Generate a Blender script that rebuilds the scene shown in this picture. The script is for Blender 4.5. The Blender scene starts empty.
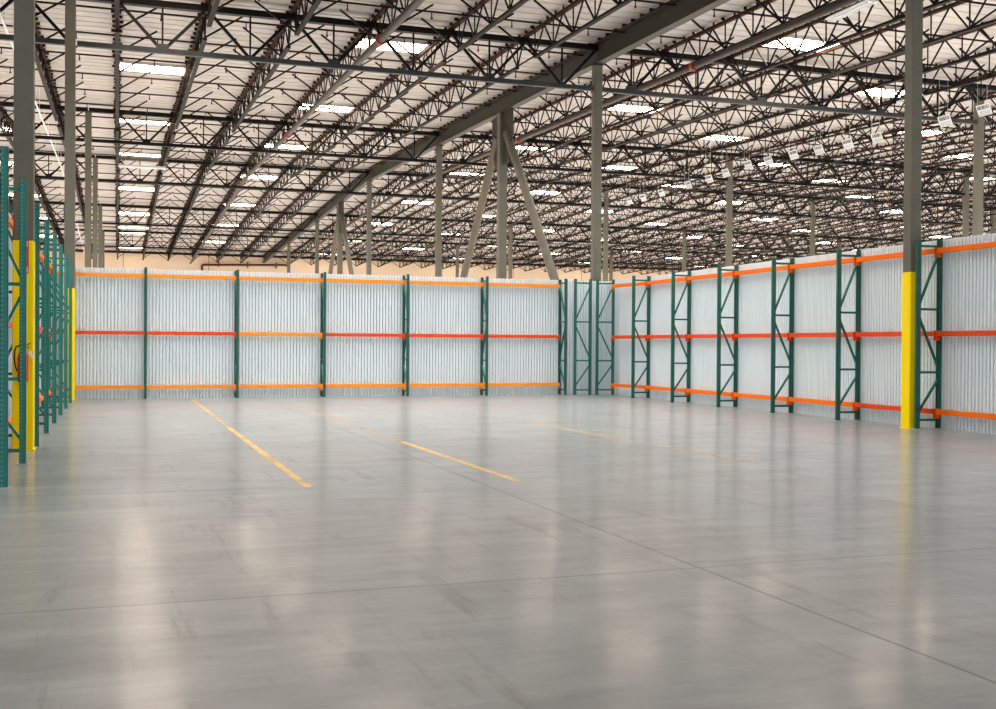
import bpy, math, random
from mathutils import Vector, Matrix
random.seed(7)
sc = bpy.context.scene
col = sc.collection
D = bpy.data

# ------------------------------------------------------------------ materials
def new_mat(name):
    m = D.materials.new(name); m.use_nodes = True
    nt = m.node_tree
    return m, nt, nt.nodes['Principled BSDF']

def mix_rgb(nt, a, b, fac, blend='MIX'):
    n = nt.nodes.new('ShaderNodeMix'); n.data_type = 'RGBA'; n.blend_type = blend
    for sock, v in ((n.inputs[0], fac), (n.inputs[6], a), (n.inputs[7], b)):
        if hasattr(v, 'links'): nt.links.new(v, sock)
        else: sock.default_value = v
    return n.outputs[2]

def ramp(nt, src, a, b):
    n = nt.nodes.new('ShaderNodeMapRange')
    n.inputs[1].default_value = a; n.inputs[2].default_value = b
    nt.links.new(src, n.inputs[0])
    return n.outputs[0]

def math_n(nt, op, a, b=None, c=None):
    n = nt.nodes.new('ShaderNodeMath'); n.operation = op
    for i, v in enumerate((a, b, c)):
        if v is None: continue
        if hasattr(v, 'links'): nt.links.new(v, n.inputs[i])
        else: n.inputs[i].default_value = v
    return n.outputs[0]

def noise(nt, scale, detail=3, rough=.55, vec=None):
    n = nt.nodes.new('ShaderNodeTexNoise')
    n.inputs['Scale'].default_value = scale; n.inputs['Detail'].default_value = detail
    n.inputs['Roughness'].default_value = rough
    if vec is not None: nt.links.new(vec, n.inputs['Vector'])
    return n.outputs[0]

def mapped(nt, scale, out='Object'):
    t = nt.nodes.new('ShaderNodeTexCoord'); mp = nt.nodes.new('ShaderNodeMapping')
    mp.inputs['Scale'].default_value = scale
    nt.links.new(t.outputs[out], mp.inputs['Vector'])
    return mp.outputs[0]

def c4(c): return (c[0], c[1], c[2], 1)

def paint(name, rgb, rough=.5, metal=0, var=.18, nscale=3.0, spec=.3):
    m, nt, b = new_mat(name)
    v = mapped(nt, (1, 1, 1))
    f = ramp(nt, noise(nt, nscale, 4, .6, v), .3, .7)
    c = mix_rgb(nt, c4([x * (1 - var) for x in rgb]), c4([min(1, x * (1 + var)) for x in rgb]), f)
    nt.links.new(c, b.inputs['Base Color'])
    b.inputs['Roughness'].default_value = rough; b.inputs['Metallic'].default_value = metal
    b.inputs['Specular IOR Level'].default_value = spec
    return m

M = {}
M['joist'] = paint('dark_steel', (.010, .0075, .006), .6, spec=.12)
M['rust'] = paint('rusty_steel', (.042, .016, .009), .7, var=.5, nscale=1.5, spec=.12)
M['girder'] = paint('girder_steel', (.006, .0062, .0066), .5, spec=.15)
M['girder_lit'] = paint('girder_lit_steel', (.040, .046, .050), .5, spec=.2)  # lit copy of the girder steel: light painted into the first row's lower members
M['pipe'] = paint('brown_pipe', (.022, .011, .008), .5, spec=.15)
M['main'] = paint('main_pipe', (.036, .026, .021), .45, spec=.25)
M['coupling'] = paint('red_coupling', (.38, .06, .04), .5)
M['solid_beam'] = paint('solid_beam_paint', (.040, .038, .029), .5, var=.08, spec=.2)
M['column'] = paint('column_paint', (.130, .126, .100), .5, var=.08)
M['tan_brace'] = paint('brace_paint', (.125, .110, .082), .5, var=.08)
M['yellow'] = paint('guard_yellow', (1.0, .74, .0), .4, var=.03, spec=.15)
M['orange'] = paint('beam_orange', (.92, .165, .004), .42, var=.06, spec=.15)
M['amber'] = paint('beam_faded_orange', (.90, .29, .02), .42, var=.08, spec=.15)
M['red_orange'] = paint('beam_red_orange', (.74, .07, .014), .42, var=.10, spec=.15)
M['white_metal'] = paint('white_metal', (.75, .76, .78), .4, var=.04)
M['galv'] = paint('galvanised', (.45, .46, .46), .4, var=.1)
M['deck'] = paint('white_deck', (.535, .505, .485), .8, var=.05, nscale=.8)
M['rib'] = paint('white_purlin', (.52, .49, .47), .8, var=.08, nscale=.8)
M['far_wall'] = paint('beige_wall', (.72, .58, .44), .8, var=.05, nscale=.15)
M['wall'] = paint('pale_wall', (.72, .68, .62), .8, var=.05, nscale=.15)
M['far_pipe'] = paint('maroon_pipe', (.09, .022, .018), .5)
M['red'] = paint('extinguisher_red', (.62, .035, .02), .35, var=.05)
M['black'] = paint('black_rubber', (.015, .015, .015), .5)
M['sign_white'] = paint('placard_white', (.74, .77, .80), .5, var=.03)
M['print'] = paint('placard_print', (.045, .055, .06), .6)
M['print_grey'] = paint('placard_pale_print', (.36, .40, .42), .6)

def rack_green(name, rgb, dot, on_side):
    """painted rack post: a column of punched slots every 2 inches down the aisle face"""
    m, nt, b = new_mat(name)
    t = nt.nodes.new('ShaderNodeTexCoord'); g = nt.nodes.new('ShaderNodeNewGeometry')
    sp = nt.nodes.new('ShaderNodeSeparateXYZ'); nt.links.new(t.outputs['Object'], sp.inputs[0])
    z = math_n(nt, 'FRACT', math_n(nt, 'MULTIPLY', sp.outputs[2], 1 / .0508))
    inz = math_n(nt, 'MULTIPLY', math_n(nt, 'GREATER_THAN', z, .28), math_n(nt, 'LESS_THAN', z, .72))
    lateral = sp.outputs[1]
    ins = math_n(nt, 'LESS_THAN', math_n(nt, 'ABSOLUTE', lateral), .020)
    sn = nt.nodes.new('ShaderNodeSeparateXYZ'); nt.links.new(t.outputs['Normal'], sn.inputs[0])
    face = math_n(nt, 'GREATER_THAN', math_n(nt, 'ABSOLUTE', sn.outputs[0]), .7)
    mask = math_n(nt, 'MULTIPLY', math_n(nt, 'MULTIPLY', inz, ins), face)
    if on_side:
        near = math_n(nt, 'MULTIPLY', math_n(nt, 'GREATER_THAN', sp.outputs[0], .012), math_n(nt, 'LESS_THAN', sp.outputs[0], .028))
        side = math_n(nt, 'GREATER_THAN', math_n(nt, 'ABSOLUTE', sn.outputs[1]), .7)
        m2 = math_n(nt, 'MULTIPLY', math_n(nt, 'MULTIPLY', inz, near), side)
        mask = math_n(nt, 'MAXIMUM', mask, m2)
    f = ramp(nt, noise(nt, 4, 3, .6, t.outputs['Object']), .3, .7)
    base = mix_rgb(nt, c4([x * .85 for x in rgb]), c4([x * 1.15 for x in rgb]), f)
    c = mix_rgb(nt, base, c4(dot), mask)
    nt.links.new(c, b.inputs['Base Color'])
    b.inputs['Roughness'].default_value = .4
    return m
M['post_green'] = rack_green('rack_green_slotted', (.008, .115, .085), (.008, .03, .026), False)
M['post_teal'] = rack_green('rack_teal_slotted', (.005, .185, .155), (.14, .30, .275), True)
M['green'] = paint('rack_green', (.010, .125, .095), .4)
M['teal'] = paint('rack_teal', (.006, .18, .15), .4)

def sheet_mat():
    m, nt, b = new_mat('white_corrugated_sheet')
    v = mapped(nt, (.7, .7, .25))
    f = ramp(nt, noise(nt, 1.2, 4, .6, v), .3, .75)
    c = mix_rgb(nt, (.74, .82, .86, 1), (.80, .87, .905, 1), f)
    nt.links.new(c, b.inputs['Base Color']); b.inputs['Roughness'].default_value = .38
    tr = nt.nodes.new('ShaderNodeBsdfTranslucent'); tr.inputs[0].default_value = (.75, .82, .86, 1)
    mx = nt.nodes.new('ShaderNodeMixShader'); mx.inputs[0].default_value = .22
    nt.links.new(b.outputs[0], mx.inputs[1]); nt.links.new(tr.outputs[0], mx.inputs[2])
    nt.links.new(mx.outputs[0], nt.nodes['Material Output'].inputs[0])
    return m
M['sheet'] = sheet_mat()

def emis(name, rgb, s):
    m = D.materials.new(name); m.use_nodes = True; nt = m.node_tree
    nt.nodes.clear()
    e = nt.nodes.new('ShaderNodeEmission'); e.inputs[0].default_value = c4(rgb); e.inputs[1].default_value = s
    o = nt.nodes.new('ShaderNodeOutputMaterial'); nt.links.new(e.outputs[0], o.inputs[0])
    return m
SKY_L = 20.0
FILL_POWER = 3.6
M['skylight'] = emis('skylight_diffuser', (1, .80, .62), SKY_L)

def floor_mat():
    m, nt, b = new_mat('polished_concrete')
    v = mapped(nt, (1, 1, 1))
    big = ramp(nt, noise(nt, .18, 4, .6, v), .3, .7)
    fine = ramp(nt, noise(nt, 1.6, 6, .65, v), .25, .75)
    vs = mapped(nt, (3.0, .35, 1)); tyre = ramp(nt, noise(nt, 1.4, 6, .7, vs), .56, .76)
    vx = mapped(nt, (.35, 3.2, 1)); trowel = ramp(nt, noise(nt, 1.2, 5, .7, vx), .25, .8)
    c = mix_rgb(nt, (.190, .210, .220, 1), (.275, .294, .298, 1), big)
    c = mix_rgb(nt, c, (.13, .138, .142, 1), math_n(nt, 'MULTIPLY', fine, .55))
    c = mix_rgb(nt, c, (.36, .372, .372, 1), math_n(nt, 'MULTIPLY', trowel, .5))
    c = mix_rgb(nt, c, (.10, .095, .09, 1), math_n(nt, 'MULTIPLY', tyre, .8))
    grain = ramp(nt, noise(nt, .9, 10, .78, mapped(nt, (.8, 1.6, 1))), .36, .64)
    c = mix_rgb(nt, mix_rgb(nt, c, (.80, .80, .80, 1), 1.0, 'MULTIPLY'), mix_rgb(nt, c, (1.14, 1.13, 1.11, 1), 1.0, 'MULTIPLY'), grain)
    scr = ramp(nt, noise(nt, 1.0, 8, .75, mapped(nt, (9, .25, 1))), .62, .70)
    c = mix_rgb(nt, c, (.12, .118, .11, 1), math_n(nt, 'MULTIPLY', scr, .35))
    t = nt.nodes.new('ShaderNodeTexCoord')
    sp = nt.nodes.new('ShaderNodeSeparateXYZ'); nt.links.new(t.outputs['Object'], sp.inputs[0])
    def lines(s, off, per, w):
        q = math_n(nt, 'FRACT', math_n(nt, 'ADD', math_n(nt, 'DIVIDE', math_n(nt, 'SUBTRACT', s, off), per), .5))
        d = math_n(nt, 'MULTIPLY', math_n(nt, 'ABSOLUTE', math_n(nt, 'SUBTRACT', q, .5)), per)
        return math_n(nt, 'LESS_THAN', d, w)
    wob = math_n(nt, 'MULTIPLY', math_n(nt, 'SUBTRACT', noise(nt, .5, 2, .5, v), .5), .05)
    jx_ = lines(math_n(nt, 'ADD', sp.outputs[0], wob), 3.92, 5.4, .011)
    jy = lines(math_n(nt, 'ADD', sp.outputs[1], wob), 7.02, 5.27, .014)
    c = mix_rgb(nt, c, (.07, .066, .06, 1), math_n(nt, 'MULTIPLY', math_n(nt, 'MAXIMUM', jx_, math_n(nt, 'MULTIPLY', jy, .7)), .8))
    nt.links.new(c, b.inputs['Base Color'])
    rr = ramp(nt, noise(nt, 2.2, 6, .7, mapped(nt, (.5, 2.5, 1))), .2, .8)
    r = nt.nodes.new('ShaderNodeMapRange'); nt.links.new(rr, r.inputs[0])
    r.inputs[3].default_value = .285; r.inputs[4].default_value = .34
    nt.links.new(r.outputs[0], b.inputs['Roughness'])
    b.inputs['Specular IOR Level'].default_value = .20
    b.inputs['Coat Weight'].default_value = .36; b.inputs['Coat Roughness'].default_value = .13; b.inputs['Coat IOR'].default_value = 1.4
    return m
M['floor'] = floor_mat()
M['bounce_floor'] = paint('bounce_floor_paint', (.80, .77, .73), .5, var=.04, nscale=.3)  # bright colour so the hidden floor throws light up at the roof

def line_mat(name, strength):
    m, nt, b = new_mat(name)
    b.inputs['Base Color'].default_value = (.74, .46, .12, 1); b.inputs['Roughness'].default_value = .4
    v = mapped(nt, (1, 1, 1))
    f1 = ramp(nt, noise(nt, 14, 5, .7, v), .30, .55)
    f2 = ramp(nt, noise(nt, .5, 3, .6, v), .32, .62)
    a = math_n(nt, 'MULTIPLY', math_n(nt, 'MULTIPLY_ADD', f1, .45, .55), math_n(nt, 'MULTIPLY_ADD', f2, .5, .5))
    nt.links.new(math_n(nt, 'MULTIPLY', a, strength), b.inputs['Alpha'])
    return m
M['line'] = line_mat('worn_yellow_line', 1.0); M['line_faint'] = line_mat('faded_yellow_line', .30); M['line_mid'] = line_mat('half_worn_yellow_line', .65)

# ------------------------------------------------------------------ mesh building
class MB:
    def __init__(s): s.v = []; s.f = []; s.mi = []
    def add(s, vs, fs, mi=0):
        o = len(s.v); s.v += [tuple(x) for x in vs]; s.f += [tuple(i + o for i in f) for f in fs]; s.mi += [mi] * len(fs)
    def box(s, x0, x1, y0, y1, z0, z1, mi=0):
        vs = [(x, y, z) for x in (x0, x1) for y in (y0, y1) for z in (z0, z1)]
        s.add(vs, [(0, 1, 3, 2), (4, 6, 7, 5), (0, 4, 5, 1), (2, 3, 7, 6), (0, 2, 6, 4), (1, 5, 7, 3)], mi)
    def bar(s, p, q, w, h, up=(0, 0, 1), mi=0):
        p = Vector(p); q = Vector(q); d = (q - p).normalized(); up = Vector(up)
        if abs(d.dot(up)) > .98: up = Vector((0, 1, 0)) if abs(d.y) < .9 else Vector((1, 0, 0))
        a = d.cross(up).normalized(); b = a.cross(d).normalized()
        vs = [e + a * (i * w / 2) + b * (j * h / 2) for e in (p, q) for i in (-1, 1) for j in (-1, 1)]
        s.add(vs, [(0, 1, 3, 2), (4, 6, 7, 5), (0, 4, 5, 1), (2, 3, 7, 6), (0, 2, 6, 4), (1, 5, 7, 3)], mi)
    def tube(s, p, q, r, n=10, mi=0):
        p = Vector(p); q = Vector(q); d = (q - p).normalized()
        up = Vector((0, 0, 1)) if abs(d.z) < .9 else Vector((1, 0, 0))
        a = d.cross(up).normalized(); b = a.cross(d)
        vs = [e + (a * math.cos(t) + b * math.sin(t)) * r for e in (p, q) for t in [2 * math.pi * i / n for i in range(n)]]
        fs = [(i, (i + 1) % n, n + (i + 1) % n, n + i) for i in range(n)] + [tuple(range(n - 1, -1, -1)), tuple(range(n, 2 * n))]
        s.add(vs, fs, mi)
    def path(s, pts, r, n=8, mi=0):
        for a, b in zip(pts, pts[1:]): s.tube(a, b, r, n, mi)
    def mesh(s, name, mats):
        me = D.meshes.new(name); me.from_pydata(s.v, [], s.f)
        for m in (mats if isinstance(mats, (list, tuple)) else [mats]): me.materials.append(m)
        if any(s.mi): me.polygons.foreach_set('material_index', s.mi)
        me.update(); return me
    def build(s, name, mats, parent=None, loc=None):
        return link(name, s.mesh(name, mats), parent, loc)

def link(name, me, parent=None, loc=None, rot=None):
    o = D.objects.new(name, me); col.objects.link(o)
    if parent: o.parent = parent
    if loc: o.location = loc
    if rot: o.rotation_euler = rot
    return o
def tag(o, label, cat, group=None, kind='thing'):
    o['label'] = label; o['category'] = cat; o['kind'] = kind
    if group: o['group'] = group
    return o
def thing(name, label, cat, loc=(0, 0, 0), group=None, rot=None):
    return tag(link(name, None, None, loc, rot), label, cat, group)
def struct(o): o['kind'] = 'structure'; return o
def bevel(o, w=.004, seg=2):
    m = o.modifiers.new('bevel', 'BEVEL'); m.width = w; m.segments = seg; m.limit_method = 'ANGLE'; return o
def ordn(n):
    return f"{n}{'th' if 10 <= n % 100 <= 20 else {1: 'st', 2: 'nd', 3: 'rd'}.get(n % 10, 'th')}"

# ------------------------------------------------------------------ layout numbers (metres)
RIDGE = 67.8; FAR = 120.5; LEFT = -16.0; RIGHT = 122.0; BACK = -25.0
def deck(y): return 12.50 - .0285 * abs(y - RIDGE)
ROWS = [17.8, 33.2, 52.0, RIDGE, 86.8, 102.0, FAR]
COLX = [-1.25, 14.69, 30.7, 46.8, 62.8, 78.8, 94.8, 110.8]
JS = 2.455
def jx(k): return -.05 + JS * k

# ------------------------------------------------------------------ the building shell
b = MB(); b.add([(LEFT, BACK, 0), (RIGHT, BACK, 0), (RIGHT, FAR, 0), (LEFT, FAR, 0)], [(0, 1, 2, 3)])
b.box(LEFT, RIGHT, BACK, FAR, -.3, -.02)
struct(b.build('floor', M['floor']))
b = MB(); b.box(15.35, RIGHT, BACK, 33.2, 0, .004); b.box(LEFT, RIGHT, 33.2, FAR, 0, .004)
struct(b.build('floor_bounce', M['bounce_floor']))  # added pale floor behind the racks, bounces light onto the roof underside

b = MB()
for y0, y1 in ((BACK, RIDGE), (RIDGE, FAR)):
    z0, z1 = deck(y0), deck(y1)
    b.add([(LEFT, y0, z0), (RIGHT, y0, z0), (RIGHT, y1, z1), (LEFT, y1, z1), (LEFT, y0, z0 + .3), (RIGHT, y0, z0 + .3), (RIGHT, y1, z1 + .3), (LEFT, y1, z1 + .3)],
          [(0, 3, 2, 1), (4, 5, 6, 7), (0, 1, 5, 4), (2, 3, 7, 6), (1, 2, 6, 5), (3, 0, 4, 7)])
y = .61 * math.ceil(14 / .61)
while y < FAR - .1:
    z = deck(y); b.box(LEFT, RIGHT, y - .019, y + .019, z - .018, z + .01, 1); y += .61
struct(b.build('ceiling', [M['deck'], M['rib']]))

b = MB(); b.box(LEFT, RIGHT, FAR, FAR + .3, 0, deck(FAR) + .2)
for x in (-8, 0.5, 9, 17.5, 26, 34.5, 43, 51.5, 60): b.box(x - .02, x + .02, FAR - .004, FAR, 0, deck(FAR), 1)
struct(b.build('wall_far', [M['far_wall'], M['rust']]))
b = MB(); b.box(LEFT, RIGHT, FAR - .12, FAR - .002, deck(FAR) - .25, deck(FAR) - .02)
struct(b.build('trim_ledger', M['girder']))
b = MB(); b.box(RIGHT, RIGHT + .3, BACK, FAR + .3, 0, 12.8); struct(b.build('wall_right', M['wall']))
b = MB(); b.box(LEFT - .3, LEFT, BACK, FAR + .3, 0, 12.8); struct(b.build('wall_left', M['wall']))

# ------------------------------------------------------------------ columns
def column(x, y, top, s, label, guard=False, name='roof_column', mat='column'):
    t = thing(name, label, 'column', (x, y, 0), 'square steel roof columns')
    a = MB(); a.box(-s / 2, s / 2, -s / 2, s / 2, .02, top - .02); bevel(a.build('shaft', M[mat], t), .018, 3)
    a = MB(); k_ = .60 if guard else .8; a.box(-s * k_, s * k_, -s * k_, s * k_, 0, .02); a.build('base_plate', M['yellow'] if guard else M['column'], t)
    a = MB(); a.box(-s * .75, s * .75, -s * .75, s * .75, top - .02, top); a.build('cap_plate', M['girder'], t)
    if guard:
        g = s / 2 + .008
        a = MB(); a.box(-g, g, -g, g, .021, 3.05)
        go = bevel(a.build('column_guard', M['yellow'], t), .02, 3); go['label'] = 'yellow guard wrapped around the lower column'
        a = MB()
        for zz in (.12, 1.5, 2.9): a.tube((-g - .006, 0, zz), (g + .006, 0, zz), .012, 8); a.tube((0, -g - .006, zz), (0, g + .006, zz), .012, 8)
        a.build('guard_fastener', M['yellow'], go)
    return t
BEAM_D = .66
for ri, y in enumerate(ROWS[:-1]):
    for ci, x in enumerate(COLX):
        if x > 1.02 * y + 2: continue
        if ri == 0 and ci > 1: continue
        xx, yy, s = x, y, .27
        if (ri, ci) == (0, 0): xx, yy = -1.30, 17.60
        if (ri, ci) == (0, 1): xx, yy, s = 14.66, 17.95, .24
        if (ri, ci) == (1, 0): yy = 32.55
        if (ri, ci) == (1, 2): xx = 30.05
        if (ri, ci) == (2, 3): xx = 46.2
        top = deck(yy) - (BEAM_D + .17 if ci == 1 else .36)
        side = {0: 'in the line of the extinguisher column', 1: 'under the deep solid roof beam'}.get(ci, f'{ordn(ci - 1)} column line beyond deep solid beam')
        if (ri, ci) == (0, 0): lab = 'square grey column with yellow guard carrying the fire extinguisher'
        elif (ri, ci) == (0, 1): lab = 'square grey column with yellow guard standing at the diagonal-braced rack frames'
        elif (ri, ci) == (1, 0): lab = 'grey column with yellow guard at the meeting of racks and back wall'
        else: lab = f'grey steel roof column, {ordn(ri + 1)} row from the camera, {side}'
        column(xx, yy, top, s, lab, guard=(ri == 0 or (ri, ci) == (1, 0)))

# inverted V braces under the deep beam
for i, (ya, yb) in enumerate(((33.2, 52.0), (67.8, 86.8))):
    ym = (ya + yb) / 2; X = COLX[1]; zt = deck(ym) - BEAM_D - .17
    where = 'above the back wall of white sheets' if i == 0 else 'far behind the back wall, under the ridge'
    t = thing('braced_column', f'{"wide grey" if i == 0 else "distant grey"} column with two sloping braces, {where}', 'column', (X, ym, 0), 'braced columns under the deep beam')
    s = .34
    a = MB(); a.box(-s / 2, s / 2, -s / 2, s / 2, .02, zt); bevel(a.build('shaft', M['column'], t), .02, 3)
    for sgn, ye in ((-1, ya), (1, yb)):
        a = MB(); a.tube((0, sgn * .55, zt - .9), (0, ye - ym - sgn * .35, .15), .16, 14); a.build('sloping_brace', M['tan_brace'], t)
        a = MB(); a.add([(q, sgn * yy_, zz) for q in (-.02, .02) for yy_, zz in ((.15, zt - .02), (1.25, zt - .02), (1.25, zt - 1.0), (.85, zt - 2.1), (.15, zt - 2.1))],
                        [(0, 1, 2, 3, 4), (9, 8, 7, 6, 5), (0, 5, 6, 1), (1, 6, 7, 2), (2, 7, 8, 3), (3, 8, 9, 4), (4, 9, 5, 0)])
        a.build('gusset_plate', M['solid_beam'], t)
    a = MB(); a.box(-s * .8, s * .8, -s * .8, s * .8, 0, .02); a.build('base_plate', M['column'], t)

# ------------------------------------------------------------------ deep solid beam, one length per bay
for bi in range(len(ROWS) - 1):
    y0, y1 = ROWS[bi], ROWS[bi + 1]
    if bi == 0: y0 = 17.8
    lab = f'deep solid grey roof beam, {ordn(bi + 1)} length from the camera, above the columns'
    t = thing('solid_roof_beam', lab, 'beam', (COLX[1], y0, deck(y0) - .17), 'deep solid beam lengths')
    L = y1 - y0; dz = deck(y1) - deck(y0)
    def strip(x0, x1, za, zb, mat, nm):
        a = MB(); e0, e1 = .01, L - .01
        a.add([(x, yy, z + dz * yy / L) for x in (x0, x1) for yy in (e0, e1) for z in (za, zb)],
              [(0, 1, 3, 2), (4, 6, 7, 5), (0, 4, 5, 1), (2, 3, 7, 6), (0, 2, 6, 4), (1, 5, 7, 3)])
        return a.build(nm, mat, t)
    strip(-.15, .15, -.03, 0, M['solid_beam'], 'top_flange')
    strip(-.012, .012, -BEAM_D + .03, -.03, M['solid_beam'], 'beam_web')
    strip(-.15, .15, -BEAM_D, -BEAM_D + .03, M['solid_beam'], 'bottom_flange')
    a = MB(); n = int(L / .61)
    a.add([(x, yy, z + dz * yy / L) for x in (-.12, .12) for yy in (.01, L - .01) for z in (0, .045)],
          [(0, 1, 3, 2), (4, 6, 7, 5), (0, 4, 5, 1), (2, 3, 7, 6), (0, 2, 6, 4), (1, 5, 7, 3)])
    for i in range(n):
        yy = .3 + i * .61
        a.box(-.19, .19, yy - .03, yy + .03, .02 + dz * yy / L, .1 + dz * yy / L)
    a.build('nailer', M['rust'], t)

# ------------------------------------------------------------------ open web joists
JD = .97
def bay_meshes(y0, y1, last):
    L = y1 - y0; s = (deck(y1) - deck(y0)) / L
    Z = lambda y, z: z + s * y
    a = MB(); a.bar((0, .02, Z(.02, -.14)), (0, L - .02, Z(L - .02, -.14)), .13, .09)
    yy = .61 * math.ceil((y0 + .1) / .61) - y0
    rr = random.Random(int(y0))
    while yy < L - .1:
        for sg in (-1, 1):
            l = rr.uniform(.05, .14)
            a.box(min(sg * .05, sg * (.05 + l)), max(sg * .05, sg * (.05 + l)), yy - .018, yy + .018, Z(yy, -.115), Z(yy, -.03))
        yy += .61
    top = a.mesh('top_chord', M['rust'])
    n = max(4, round((L - 1.6) / 1.5)); st = .8; pitch = (L - 2 * st) / n
    a = MB(); a.bar((0, st, Z(st, -JD)), (0, L - st, Z(L - st, -JD)), .13, .07)
    bot = a.mesh('bottom_chord', M['joist'])
    a = MB(); w = .040
    a.bar((0, .16, Z(.16, -.14)), (0, st, Z(st, -JD)), w, w); a.bar((0, L - .16, Z(L - .16, -.14)), (0, L - st, Z(L - st, -JD)), w, w)
    for i in range(n + 1):
        yb = st + i * pitch
        a.bar((0, yb, Z(yb, -JD)), (0, yb, Z(yb, -.14)), w * .8, w * .8)
        if i < n:
            ym = yb + pitch / 2
            a.bar((0, yb, Z(yb, -JD)), (0, ym, Z(ym, -.14)), w, w); a.bar((0, ym, Z(ym, -.14)), (0, yb + pitch, Z(yb + pitch, -JD)), w, w)
    web_mb = a
    ks = []
    nodes = [st + i * pitch for i in range(n + 1)]
    for sg in (1, -1):
        lst = []
        for yk in (nodes[0::2] if sg > 0 else nodes[1::2]):
            a = MB(); a.bar((sg * .0, yk, Z(yk, -JD + .04)), (sg * 1.2, yk, Z(yk, -.13)), .05, .05)
            lst.append(a)
        ks.append(lst)
    sep = [[x.mesh('side_brace', M['joist']) for x in l] for l in ks]
    web = web_mb.mesh('web', M['joist'])
    webs = []
    for use in ((0,), (0, 1)):
        m = MB(); m.add(web_mb.v, web_mb.f)
        for q in use:
            for x in ks[q]: m.add(x.v, x.f)
        webs.append(m.mesh('web', M['joist']))
    return top, bot, web, sep, webs

for bi in range(len(ROWS) - 1):
    y0, y1 = ROWS[bi], ROWS[bi + 1]
    top, bot, web, sep, webs = bay_meshes(y0, y1, bi == len(ROWS) - 2)
    for k in range(-5, 50):
        x = jx(k)
        if k == 6 or x > 1.03 * y1 + 1 or x > RIGHT - 1 or x < -.10 * y1 - 2.0: continue
        if bi == 0 and x > 31: continue
        n = abs(k - 6)
        side = 'towards' if k < 6 else 'away from'
        lab = f'open-web roof joist, {ordn(n)} from solid beam {side} extinguisher column, {ordn(bi + 1)} bay from camera'
        t = thing('roof_joist', lab, 'joist', (x, y0, deck(y0)), 'open-web roof joists')
        link('top_chord', top, t); link('bottom_chord', bot, t)
        sides = (0,) if k < 2 else (0, 1)
        if bi == 1 and k < 16:
            link('web', web, t)
            for sd in sides:
                for me in sep[sd]: link('side_brace', me, t)
        else: link('web', webs[len(sides) - 1], t)

# ------------------------------------------------------------------ girders across the bays
GT, GB = .30, 1.62
for ri, y in enumerate(ROWS[:-1]):
    xs = [LEFT] + COLX + [RIGHT]
    for ci in range(len(xs) - 1):
        x0, x1 = xs[ci], xs[ci + 1]
        if x0 > 1.03 * y + 1: continue
        if ri == 0: continue
        where = ('outside the extinguisher column line' if ci == 0 else 'ending at the deep solid beam' if ci == 1 else f'{ordn(ci - 1)} span beyond the deep beam')
        t = thing('roof_girder', f'dark truss girder, {ordn(ri)} row behind the back wall, {where}', 'girder', (x0, y, deck(y)), 'truss girders')
        L = x1 - x0
        a = MB(); a.box(.02, L - .02, -.11, .11, -GT - .09, -GT + .09); a.build('top_chord', M['girder'], t)
        a = MB(); a.box(.15, L - .15, -.075, .075, -GB - .07, -GB + .07); a.build('bottom_chord', M['girder_lit'] if ri == 1 else M['girder'], t)
        a = MB()
        ks = [k for k in range(-8, 52) if x0 - JS < jx(k) < x1 + JS]
        for k in ks:
            tx = jx(k) - x0
            for bx, q in ((tx - JS / 2, 1), (tx + JS / 2, 1)):
                p0 = Vector((tx, 0, -GT)); p1 = Vector((bx, 0, -GB))
                if 0 <= bx <= L and 0 <= tx <= L: a.bar(p0, p1, .085, .075, (0, 1, 0))
            bx = tx + JS / 2
            if .1 < bx < L - .1: a.bar((bx, 0, -GB), (bx, 0, -GT), .05, .05)
        a.build('web', M['girder'], t)
        for k in ks:
            bx = jx(k) - x0 + JS / 2
            if .3 < bx < L - .3 and k % 2 == 0:
                a = MB(); a.box(bx - .17, bx + .17, -.05, .05, -GB - .02, -GB + .2); a.build('node_plate', M['girder_lit'] if ri == 1 else M['girder'], t)

# ------------------------------------------------------------------ skylights
def strip_phase(m): return (31.0, 12.2) if m == 0 else (36.3, 12.15)
strips = [(-6, 0), (-3, 1), (0, 0), (3, 1), (8, 0), (11, 1)] + [(14 + 3 * i, i % 2) for i in range(0, 12)]
for k, ph in strips:
    o, per = strip_phase(ph)
    ys = [o + per * n for n in range(-3, 9)]
    x0 = jx(k) + .10; x1 = jx(k + 1) - .10
    ys = [y for y in ys if 3 < y < FAR - 1.5 and x0 < 1.02 * y + 8 and x1 > -.11 * y - 8]
    me_f = me_l = None
    for y in ys:
        n = len([q for q in ys if q >= y])
        if k < 6: w = f'{ordn(6 - k)} joist bay from deep beam towards extinguisher'
        else: w = f'{ordn(k - 5)} joist bay beyond the deep beam'
        side = 'strip in ' + w
        lab = f'bright roof skylight, {ordn(n)} from the far wall, {w}'
        sl = (deck(y + .1) - deck(y - .1)) / .2
        t = thing('skylight', lab, 'skylight', (x0, y, deck(y)), 'roof skylights', (math.atan(sl), 0, 0))
        w_ = x1 - x0
        if me_f is None:
            a = MB()
            a.box(0, w_, -.68, -.62, -.10, -.004); a.box(0, w_, .62, .68, -.10, -.004)
            a.box(-.03, 0, -.68, .68, -.10, -.004); a.box(w_, w_ + .03, -.68, .68, -.10, -.004)
            me_f = a.mesh('curb', M['rib'])
            a = MB(); a.box(0, w_, -.62, .62, -.095, -.07); me_l = a.mesh('lens', M['skylight'])
        link('curb', me_f, t); link('lens', me_l, t)

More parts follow.
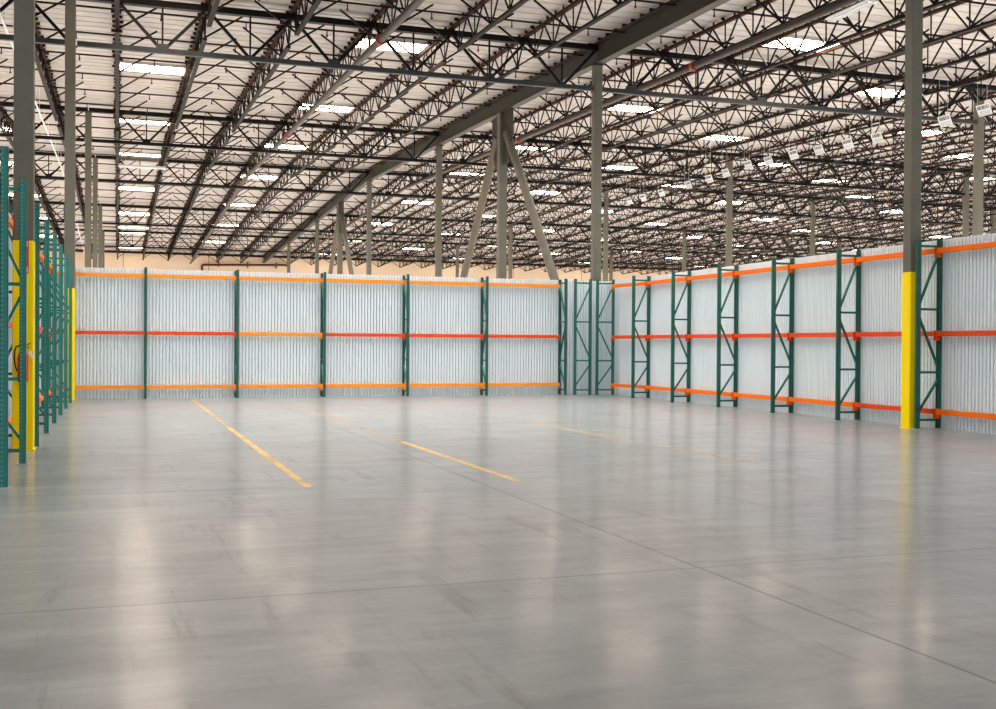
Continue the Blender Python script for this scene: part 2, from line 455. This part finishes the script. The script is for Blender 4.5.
# ------------------------------------------------------------------ sprinkler pipes
head_me = None
py = [24.6 + 3.25 * i for i in range(30)]; py = [y for y in py if y < FAR - 1 and min(abs(y - r) for r in ROWS) > .16]
a = MB(); a.tube((0, 0, 0), (0, 0, -.16), .018, 8); a.tube((0, 0, -.16), (0, 0, -.2), .03, 8); a.tube((0, 0, -.2), (0, 0, -.21), .04, 10)
head_me = a.mesh('sprinkler_head', M['pipe'])
for i, y in enumerate(py):
    z = deck(y) - .27
    t = thing('sprinkler_pipe', f'thin brown sprinkler pipe crossing under the roof, {ordn(len(py) - i)} from the far wall', 'pipe', (0, y, z), 'sprinkler branch pipes')
    xe = min(RIGHT - 1, 1.05 * y + 4)
    a = MB(); a.tube((-13, 0, 0), (xe, 0, 0), .032, 8); a.build('pipe', M['pipe'], t)
    if y < 66:
        for k in range(-5, 20):
            x = jx(k) + JS / 2
            if -.1 * y - 1 < x < xe: link('sprinkler_head', head_me, t, (x, 0, 0))
def main_pipe(x, label, ycs):
    t = thing('sprinkler_main', label, 'pipe', (x, 0, 0), 'sprinkler mains')
    for y0, y1 in ((18.5, RIDGE), (RIDGE, FAR - .5)):
        a = MB(); a.tube((0, y0, deck(y0) - 1.12), (0, y1, deck(y1) - 1.12), .105, 14)
        if y0 == 18.5: main = a.build('pipe', M['main'], t)
        else: a.build('pipe', M['main'], t)
    for y in ycs:
        a = MB(); s = .0285 if y < RIDGE else -.0285
        a.tube((0, y - .07, deck(y) - 1.12 - s * .07), (0, y + .07, deck(y) - 1.12 + s * .07), .15, 14)
        c = a.build('coupling', M['coupling'], t); c['label'] = 'red pipe coupling'
    a = MB()
    for y in range(21, 119, 6):
        a.tube((0, y, deck(y) - 1.0), (0, y, deck(y) - .02), .012, 6)
    a.build('hanger_rod', M['joist'], t)
main_pipe(7.13, 'thick brown sprinkler main below the joists, on the extinguisher side of the deep beam', (31.5, 50, 70, 90))
main_pipe(17.0, 'thick brown sprinkler main hung below the joists, just beyond the deep beam', (31.0, 47, 70, 90))

# white conduit along the roof
t = thing('white_conduit', 'thin white conduit hung under the roof above the extinguisher rack', 'conduit', (-3.05, 0, 0))
a = MB(); a.tube((0, 30, deck(30) - 1.05), (0, RIDGE, deck(RIDGE) - 1.05), .035, 8); a.tube((0, RIDGE, deck(RIDGE) - 1.05), (0, FAR - 1, deck(FAR - 1) - 1.05), .035, 8); a.build('conduit', M['white_metal'], t)
a = MB()
for y in range(31, 119, 3): a.tube((0, y, deck(y) - 1.05), (0, y, deck(y) - .02), .010, 6)
a.build('hanger_rod', M['white_metal'], t)

# far wall pipe
t = thing('wall_pipe', 'maroon pipe running along the top of the beige far wall', 'pipe', (0, FAR - .45, 0))
a = MB(); a.tube((8.3, 0, 0.02), (8.3, 0, 9.75), .12, 12); a.tube((8.3, 0, 9.75), (17.4, 0, 9.98), .12, 12); a.tube((6.4, .1, 8.9), (9.6, .1, 8.9), .04, 8); a.build('pipe', M['far_pipe'], t)
a = MB()
for x in (10, 13, 16): a.box(x - .05, x + .05, .05, .448, 9.6, 10.2)
a.build('bracket', M['far_pipe'], t)

# linear lights
def strip_light(x, y, z, along_x, L, label):
    t = thing('strip_light', label, 'light fixture', (x, y, z), 'white strip lights', (0, 0, 0 if along_x else math.pi / 2))
    h = L / 2
    a = MB()
    a.add([(sx * h, yy, zz) for sx in (-1, 1) for yy, zz in ((-.06, .10), (.06, .10), (.19, .0), (-.19, .0))],
          [(0, 1, 2, 3), (7, 6, 5, 4), (0, 4, 5, 1), (1, 5, 6, 2), (2, 6, 7, 3), (3, 7, 4, 0)]); a.build('housing', M['white_metal'], t)
    for yy in (-.09, .09):
        a = MB(); a.tube((-h + .03, yy, -.025), (h - .03, yy, -.025), .02, 8); a.build('lamp_tube', M['sign_white'], t)
    zt = deck(y) - z
    for xx in (-h * .7, h * .7):
        a = MB(); a.tube((xx, 0, .1), (xx, 0, zt - .02), .008, 6); a.build('hanger_wire', M['galv'], t)
strip_light(18.3, 24.9, 10.46, False, 1.75, 'white strip light hanging above the column at the diagonal-braced frames')
strip_light(1.15, 60.5, deck(60.5) - 1.65, True, 2.3, 'white strip light under the roof, in the first bay past the extinguisher columns')
strip_light(1.15, 92.5, deck(92.5) - 1.2, True, 2.3, 'white strip light close to the far wall, in line with the extinguisher columns')

# hanging placards with barcode print
PL = [30.4, 32.5, 36.0, 37.5, 39.0, 40.5, 42.2, 43.5, 45.8, 47.7, 49.9, 53.0, 55.2, 56.7]
PL = [(984, .912), (945, .859), (877, .770), (848, .733), (819, .697), (793, .666), (768, .636), (748, .612), (726, .586), (709, .567), (688, .543), (661, .513), (643, .493), (629, .478)]
PX = [3.44, 3.448, 3.428, 3.398, 3.365, 3.327, 3.311, 3.282, 3.316, 3.341, 3.345, 3.357, 3.358, 3.338]
PITCH = math.radians(-24)
for i, ((_, r), xu) in enumerate(zip(PL, PX)):
    x = 28.0; y = x / r; z = 1.578 + x / xu
    t = thing('hanging_placard', f'white tilted barcode placard, {ordn(i + 1)} from the tall column in its row under the roof', 'sign', (x, y, z), 'hanging barcode placards', (0, PITCH, 0))
    W, H = .62, .40
    a = MB(); a.box(0, .012, -W / 2, W / 2, -H / 2, H / 2); bevel(a.build('board', M['sign_white'], t), .004)
    rr = random.Random(i)
    a = MB(); yy = -W / 2 + .05
    while yy < W / 2 - .06:
        w = rr.choice((.012, .02, .034)); a.box(-.002, 0, yy, yy + w, .03, H / 2 - .04); yy += w + rr.choice((.012, .02))
    a.build('barcode', M['print'], t)
    a = MB()
    for zz in (-.03, -.085, -.14):
        yy = -W / 2 + .06
        while yy < W / 2 - .08:
            w = rr.uniform(.03, .07); a.box(-.002, 0, yy, yy + w, zz - .032, zz); yy += w + .018
    a.build('printed_text', M['print_grey'], t)
    top = deck(y)
    for sy in (-.22, .22):
        p = Vector((0.006, sy, H / 2)); q = Matrix.Rotation(-PITCH, 3, 'Y') @ Vector((0, 0, top - z - .1))
        a = MB(); a.tube(p, Vector((p.x, p.y, p.z)) + q * .93, .006, 6); a.build('hanger_wire', M['galv'], t)

# ------------------------------------------------------------------ pallet rack frames
H = 3.66
def frame(x0, y0, dx, dy, label, left=False, group='rack upright frames', flip=False, h=H):
    """front post at (x0,y0), rear post at (x0+dx,y0+dy)"""
    ang = math.atan2(dy, dx); depth = math.hypot(dx, dy)
    t = thing('rack_upright_frame', label, 'rack frame', (x0, y0, 0), group, (0, 0, ang))
    pm, gm = (M['post_teal'], M['teal']) if left else (M['post_green'], M['green'])
    for j, xx in enumerate((0, depth)):
        a = MB(); w = .040; q = .035; th = .006
        sg = 1 if j == 0 else -1
        # C section: web on the outer face, flanges and lips turned inwards
        a.box(-w if sg > 0 else w - th, -w + th if sg > 0 else w, -q, q, 0, h)
        a.box(-w, w, -q, -q + th, 0, h); a.box(-w, w, q - th, q, 0, h)
        lip0 = w - th if sg > 0 else -w
        a.box(lip0, lip0 + th, -q, -q + .022, 0, h); a.box(lip0, lip0 + th, q - .022, q, 0, h)
        a.build('post', pm, t, (xx, 0, .012))
        a = MB(); a.box(xx - .075, xx + .075, -.065, .065, 0, .012); a.tube((xx - .055, .045, .01), (xx - .055, .045, .03), .012, 6)
        fp = a.build('foot_plate', M['galv'], t)
    for z in (.18, 1.10, 2.32, 3.54):
        a = MB(); a.box(.03, depth - .03, -.016, .016, z - .022, z + .022); a.build('horizontal_brace', gm, t)
    for p, q in (((0, 2.42), (1, 3.40)), ((0, 2.16), (1, 1.22)), ((0, .33), (1, .95))):
        a = MB(); a.bar((.03 if p[0] == 0 else depth - .03, 0, p[1]), (.03 if q[0] == 0 else depth - .03, 0, q[1]), .034, .048, (0, 1, 0)); a.build('diagonal_brace', gm, t)
    return t

def beam(p, q, z, mat, label, color, inward, group='rack beams'):
    """step beam between two rear posts; inward = unit vector towards the aisle"""
    p = Vector((p[0], p[1], z)); q = Vector((q[0], q[1], z)); L = (q - p).length
    ang = math.atan2(q.y - p.y, q.x - p.x)
    t = thing('rack_beam', label, 'rack beam', p, group, (0, 0, ang))
    s = 1 if inward > 0 else -1     # local +y or -y is the aisle side
    a = MB(); e = .045
    y0, y1 = sorted((s * .046, s * .086))
    a.box(e, L - e, y0, y1, -.05, .05)
    y2, y3 = sorted((s * .004, s * .046))
    a.box(e, L - e, y2, y3, -.05, .022)
    bevel(a.build('rail', mat, t), .006)
    for xx in (0, L):
        a = MB(); sg = 1 if xx == 0 else -1
        x0, x1 = sorted((xx + sg * .038, xx + sg * .048)); a.box(x0, x1, min(0, s * .088), max(0, s * .088), -.13, .06)
        y0, y1 = sorted((s * .041, s * .047)); xa, xb = sorted((xx + sg * .0, xx + sg * .042)); a.box(xa, xb, y0, y1, -.13, .06)
        a.build('end_bracket', mat, t)
    return t

def sheet(p, q, label, inward, group='white corrugated wall sheets', h=3.66, z0=.001):
    p = Vector(p); q = Vector(q); L = (q - p).length; ang = math.atan2(q.y - p.y, q.x - p.x)
    P = .092; A = .030; n = max(1, round(L / P)); P = L / n
    prof = [(0, 0), (.18, 0), (.27, 1), (.91, 1)]
    pts = []
    for i in range(n):
        for u, v in prof: pts.append(((i + u) * P, inward * (v * 2 - 1) * A))
    pts.append((L, -inward * A))
    a = MB(); m = len(pts)
    vs = [(x, y, z) for z in (z0, h) for x, y in pts]
    a.add(vs, [(i, i + 1, m + i + 1, m + i) for i in range(m - 1)])
    o = a.build('corrugated_sheet', M['sheet'], None, (p.x, p.y, 0)); o.rotation_euler = (0, 0, ang)
    so = o.modifiers.new('solid', 'SOLIDIFY'); so.thickness = .0015; so.offset = 0
    tag(o, label, 'wall sheet', group); return o

B = 2.494
# right run: frames square to the aisle, beams and sheets along the rear posts
RX = lambda k: 14.606 - .0045 * k
RY = lambda k: 17.693 + B * k
RD = .50
for k in range(-1, 6):
    frame(RX(k), RY(k), RD, 0, f'green rack frame with diagonals, {ordn(6 - k + 1)} from the back corner, opposite the extinguisher')
frame(14.33, 32.25, .52, -.06, 'green rack frame at the back corner where beams of the opposite run start')
frame(13.60, 32.30, .50, -.04, 'green rack frame alone between the two frames of the back corner')
def rear(k): return (RX(k) + RD, RY(k)) if k < 6 else (14.85, 32.19)
LV = ((.335, 'bottom'), (1.85, 'middle'), (3.46, 'top'))
for k in range(-1, 6):
    for z, nm in LV:
        mat, cn = (M['red_orange'], 'red-orange') if nm == 'middle' or (nm == 'bottom' and k == 0) else (M['orange'], 'orange')
        beam(rear(k), rear(k + 1), z, mat, f'{cn} {nm} rack beam, {ordn(6 - k)} bay from the back corner, opposite the extinguisher', cn, 1)
SX = lambda k: (RX(k) + RD + .085, RY(k))
for k in range(-1, 6):
    p = SX(k); q = SX(k + 1) if k < 5 else (15.11, 32.93)
    sheet((p[0], p[1] + .004), (q[0], q[1] - .004), f'white corrugated sheet, {ordn(6 - k)} bay from the back corner, opposite the extinguisher', 1, h=3.68)
# back run
BX = lambda k: .73 + B * k + (.11 if k == 5 else 0)
BY = lambda k: 32.40 - .004 * k
for k in range(0, 6):
    frame(BX(k), BY(k), 0, .50, f'green rack frame along the back wall, {ordn(k + 1)} from the extinguisher side')
def rearB(k): return (BX(k), BY(k) + .50)
for k in range(-1, 5):
    for z, nm in LV:
        if nm == 'middle': mat, cn = (M['amber'], 'orange') if k == 1 else (M['red_orange'], 'red-orange')
        else: mat, cn = (M['amber'], 'orange')
        beam(rearB(k), rearB(k + 1), z, mat, f'{cn} {nm} rack beam on the back wall, {ordn(k + 2)} bay from the extinguisher side', cn, -1)
SBY = 33.0
for k in range(-1, 6):
    x0 = BX(k); x1 = BX(k + 1) if k < 5 else 15.16
    sheet((x0 + .004, SBY - .004 * k), (x1 - .004, SBY - .004 * (k + 1)), f'white corrugated sheet on the back wall, {ordn(k + 2)} bay from the extinguisher side', -1)
# left run
LX, LY0, LB = -1.157, 13.043, 2.504
for k in range(0, 8):
    frame(LX, LY0 + LB * k, -.5, 0, f'teal slotted rack frame on the extinguisher side, {ordn(8 - k)} from the back wall', left=True)
for k in range(0, 7):
    for z, nm in LV:
        mat, cn = (M['red_orange'], 'red-orange') if (nm == 'middle' or k < 2) else (M['orange'], 'orange')
        beam((LX - .5, LY0 + LB * k), (LX - .5, LY0 + LB * (k + 1)), z, mat, f'{cn} {nm} rack beam on the extinguisher side, {ordn(7 - k)} bay from the back wall', cn, -1)
for k in range(0, 8):
    y0 = LY0 + LB * k; y1 = min(y0 + LB, 32.98)
    sheet((LX - .60, y0 + .004), (LX - .60, y1 - .004), f'white corrugated sheet on the extinguisher side, {ordn(8 - k)} bay from the back wall', -1)

# ------------------------------------------------------------------ extinguisher and its sign on the column
cx, cy = -1.28, 17.60; fy = cy - .27 / 2 - .008
t = thing('extinguisher_sign', 'narrow red and white sign high on the yellow column guard', 'sign', (-1.285, fy - .002, 2.81))
a = MB(); a.box(-.06, .06, -.012, 0, -.24, .24); a.build('plate', M['red'], t)
a = MB(); a.box(-.045, .045, -.014, -.012, .15, .225); a.box(-.045, .045, -.014, -.012, -.225, -.15); a.build('white_mark', M['sign_white'], t)
t = thing('fire_extinguisher', 'red fire extinguisher with black hose and white tag on the yellow column', 'fire extinguisher', (-1.292, fy - .085, 1.0))
a = MB(); N = 18; prof = [(.0, 0), (.066, 0), (.072, .012), (.072, .36), (.062, .405), (.03, .44), (.024, .46), (.0, .46)]
vs = [(r * math.cos(2 * math.pi * i / N), r * math.sin(2 * math.pi * i / N), z) for r, z in prof for i in range(N)]
fs = [(j * N + i, j * N + (i + 1) % N, (j + 1) * N + (i + 1) % N, (j + 1) * N + i) for j in range(len(prof) - 1) for i in range(N)]
a.add(vs, fs); o = a.build('cylinder_body', M['red'], t)
for p_ in o.data.polygons: p_.use_smooth = True
a = MB(); a.tube((0, 0, .46), (0, 0, .50), .024, 10); a.bar((.0, 0, .50), (.10, -.02, .56), .02, .012); a.bar((0, 0, .49), (.09, -.02, .50), .02, .012); a.build('valve_handle', M['black'], t)
pts = [(-.02, -.01, .48), (-.05, -.02, .52), (-.085, -.03, .51), (-.108, -.035, .45), (-.113, -.035, .36), (-.105, -.035, .26), (-.09, -.03, .2), (-.075, -.02, .16)]
a = MB(); a.path(pts, .011, 8); a.build('hose', M['black'], t)
a = MB(); a.add([(.075, -.03, .42), (.125, -.04, .34), (.15, -.03, .37), (.10, -.02, .46), (.075, -.028, .42), (.125, -.038, .34), (.15, -.028, .37), (.10, -.018, .46)], [(0, 1, 2, 3), (7, 6, 5, 4), (0, 4, 5, 1), (1, 5, 6, 2), (2, 6, 7, 3), (3, 7, 4, 0)])
o = a.build('inspection_tag', M['sign_white'], t); o['label'] = 'white paper tag'
a = MB(); a.box(-.03, .03, .05, .0845, .1, .4); a.build('wall_bracket', M['black'], t)

# ------------------------------------------------------------------ floor lines
def line(pts, label, w=.095):
    """pts: (x, y, wear of the length that starts here: 0 bold, 1 half worn, 2 faded)"""
    a = MB()
    for (x0, y0, k), (x1, y1, _) in zip(pts, pts[1:]):
        a.add([(x0 - w / 2, y0, .002), (x1 - w / 2, y1, .002), (x1 + w / 2, y1, .002), (x0 + w / 2, y0, .002)], [(0, 1, 2, 3)], k)
    tag(a.build('painted_floor_line', [M['line'], M['line_mid'], M['line_faint']]), label, 'floor marking', 'worn yellow floor lines')
line([(1.97, 31.8, 1), (1.97, 24.5, 2), (1.97, 21.5, 0), (1.99, 12.25, 0)], 'bold worn yellow line on the floor, on the extinguisher side')
line([(4.30, 28, 2), (4.36, 17.5, 0), (4.40, 12.1, 0)], 'yellow line across the middle of the concrete floor, worn away at its far end')
line([(8.00, 21.2, 1), (8.0, 17, 2), (8.12, 14.9, 1), (8.16, 13.0, 1)], 'faint yellow line on the floor towards the diagonal-braced frames')

# ------------------------------------------------------------------ light
w = D.worlds.new('daylight'); sc.world = w; w.use_nodes = True
bg = w.node_tree.nodes['Background']; bg.inputs[0].default_value = (.78, .89, 1.0, 1); bg.inputs[1].default_value = 1.5
def area(name, loc, sx, sy, power, rgb, rot=(0, 0, 0)):
    l = D.lights.new(name, 'AREA'); l.shape = 'RECTANGLE'; l.size = sx; l.size_y = sy; l.energy = power; l.color = rgb; l.spread = math.radians(132)
    o = D.objects.new(name, l); col.objects.link(o); o.location = loc; o.rotation_euler = rot; return o

for yi, (ya, yb) in enumerate(((2, 17.8), (17.8, 33.2), (33.2, 52), (52, RIDGE), (RIDGE, 86.8), (86.8, 102), (102, FAR))):  # unseen fill lamps added below the trusses, one broad rectangle per bay
    for xi, xa in enumerate([LEFT] + COLX):
        xb = (COLX + [RIGHT])[xi]
        if xa > 1.03 * yb + 25: continue
        ym = (ya + yb) / 2
        area('unseen_fill_lamp', ((xa + xb) / 2, ym, deck(ym) - 2.3), (xb - xa) * .9, (yb - ya) * .9, FILL_POWER * (xb - xa) * (yb - ya) * (.5 if yb < 20 else 1.85 if yb < 34 else 1.05 if yb < 60 else 1.3), (.90, .95, 1) if yb < 20 else (1, .97, .93))

# ------------------------------------------------------------------ camera
F, YAW, PIT, ROL, CH = 1112.2, .3294, .0086, .0064, 1.5777
fwd = Vector((math.sin(YAW) * math.cos(PIT), math.cos(YAW) * math.cos(PIT), -math.sin(PIT)))
right = Vector((math.cos(YAW), -math.sin(YAW), 0)); up = right.cross(fwd)
c, s = math.cos(ROL), math.sin(ROL)
# picture x axis and picture up axis for a horizon that drops by ROL towards the picture's far side
ax = right * c + up * s
ay = up * c - right * s
cam = D.cameras.new('camera'); co = D.objects.new('camera', cam); col.objects.link(co)
m = Matrix(((ax.x, ay.x, -fwd.x, 0), (ax.y, ay.y, -fwd.y, 0), (ax.z, ay.z, -fwd.z, CH), (0, 0, 0, 1)))
co.matrix_world = m
cam.sensor_width = 36; cam.lens = F / 996 * 36; cam.clip_end = 400
sc.camera = co
sc.view_settings.view_transform = 'Standard'; sc.view_settings.look = 'None'; sc.view_settings.gamma = 1
sc.view_settings.use_curve_mapping = False
sc.view_settings.exposure = 0.15
sc.cycles.use_denoising = True
sc.cycles.max_bounces = 8; sc.cycles.diffuse_bounces = 6
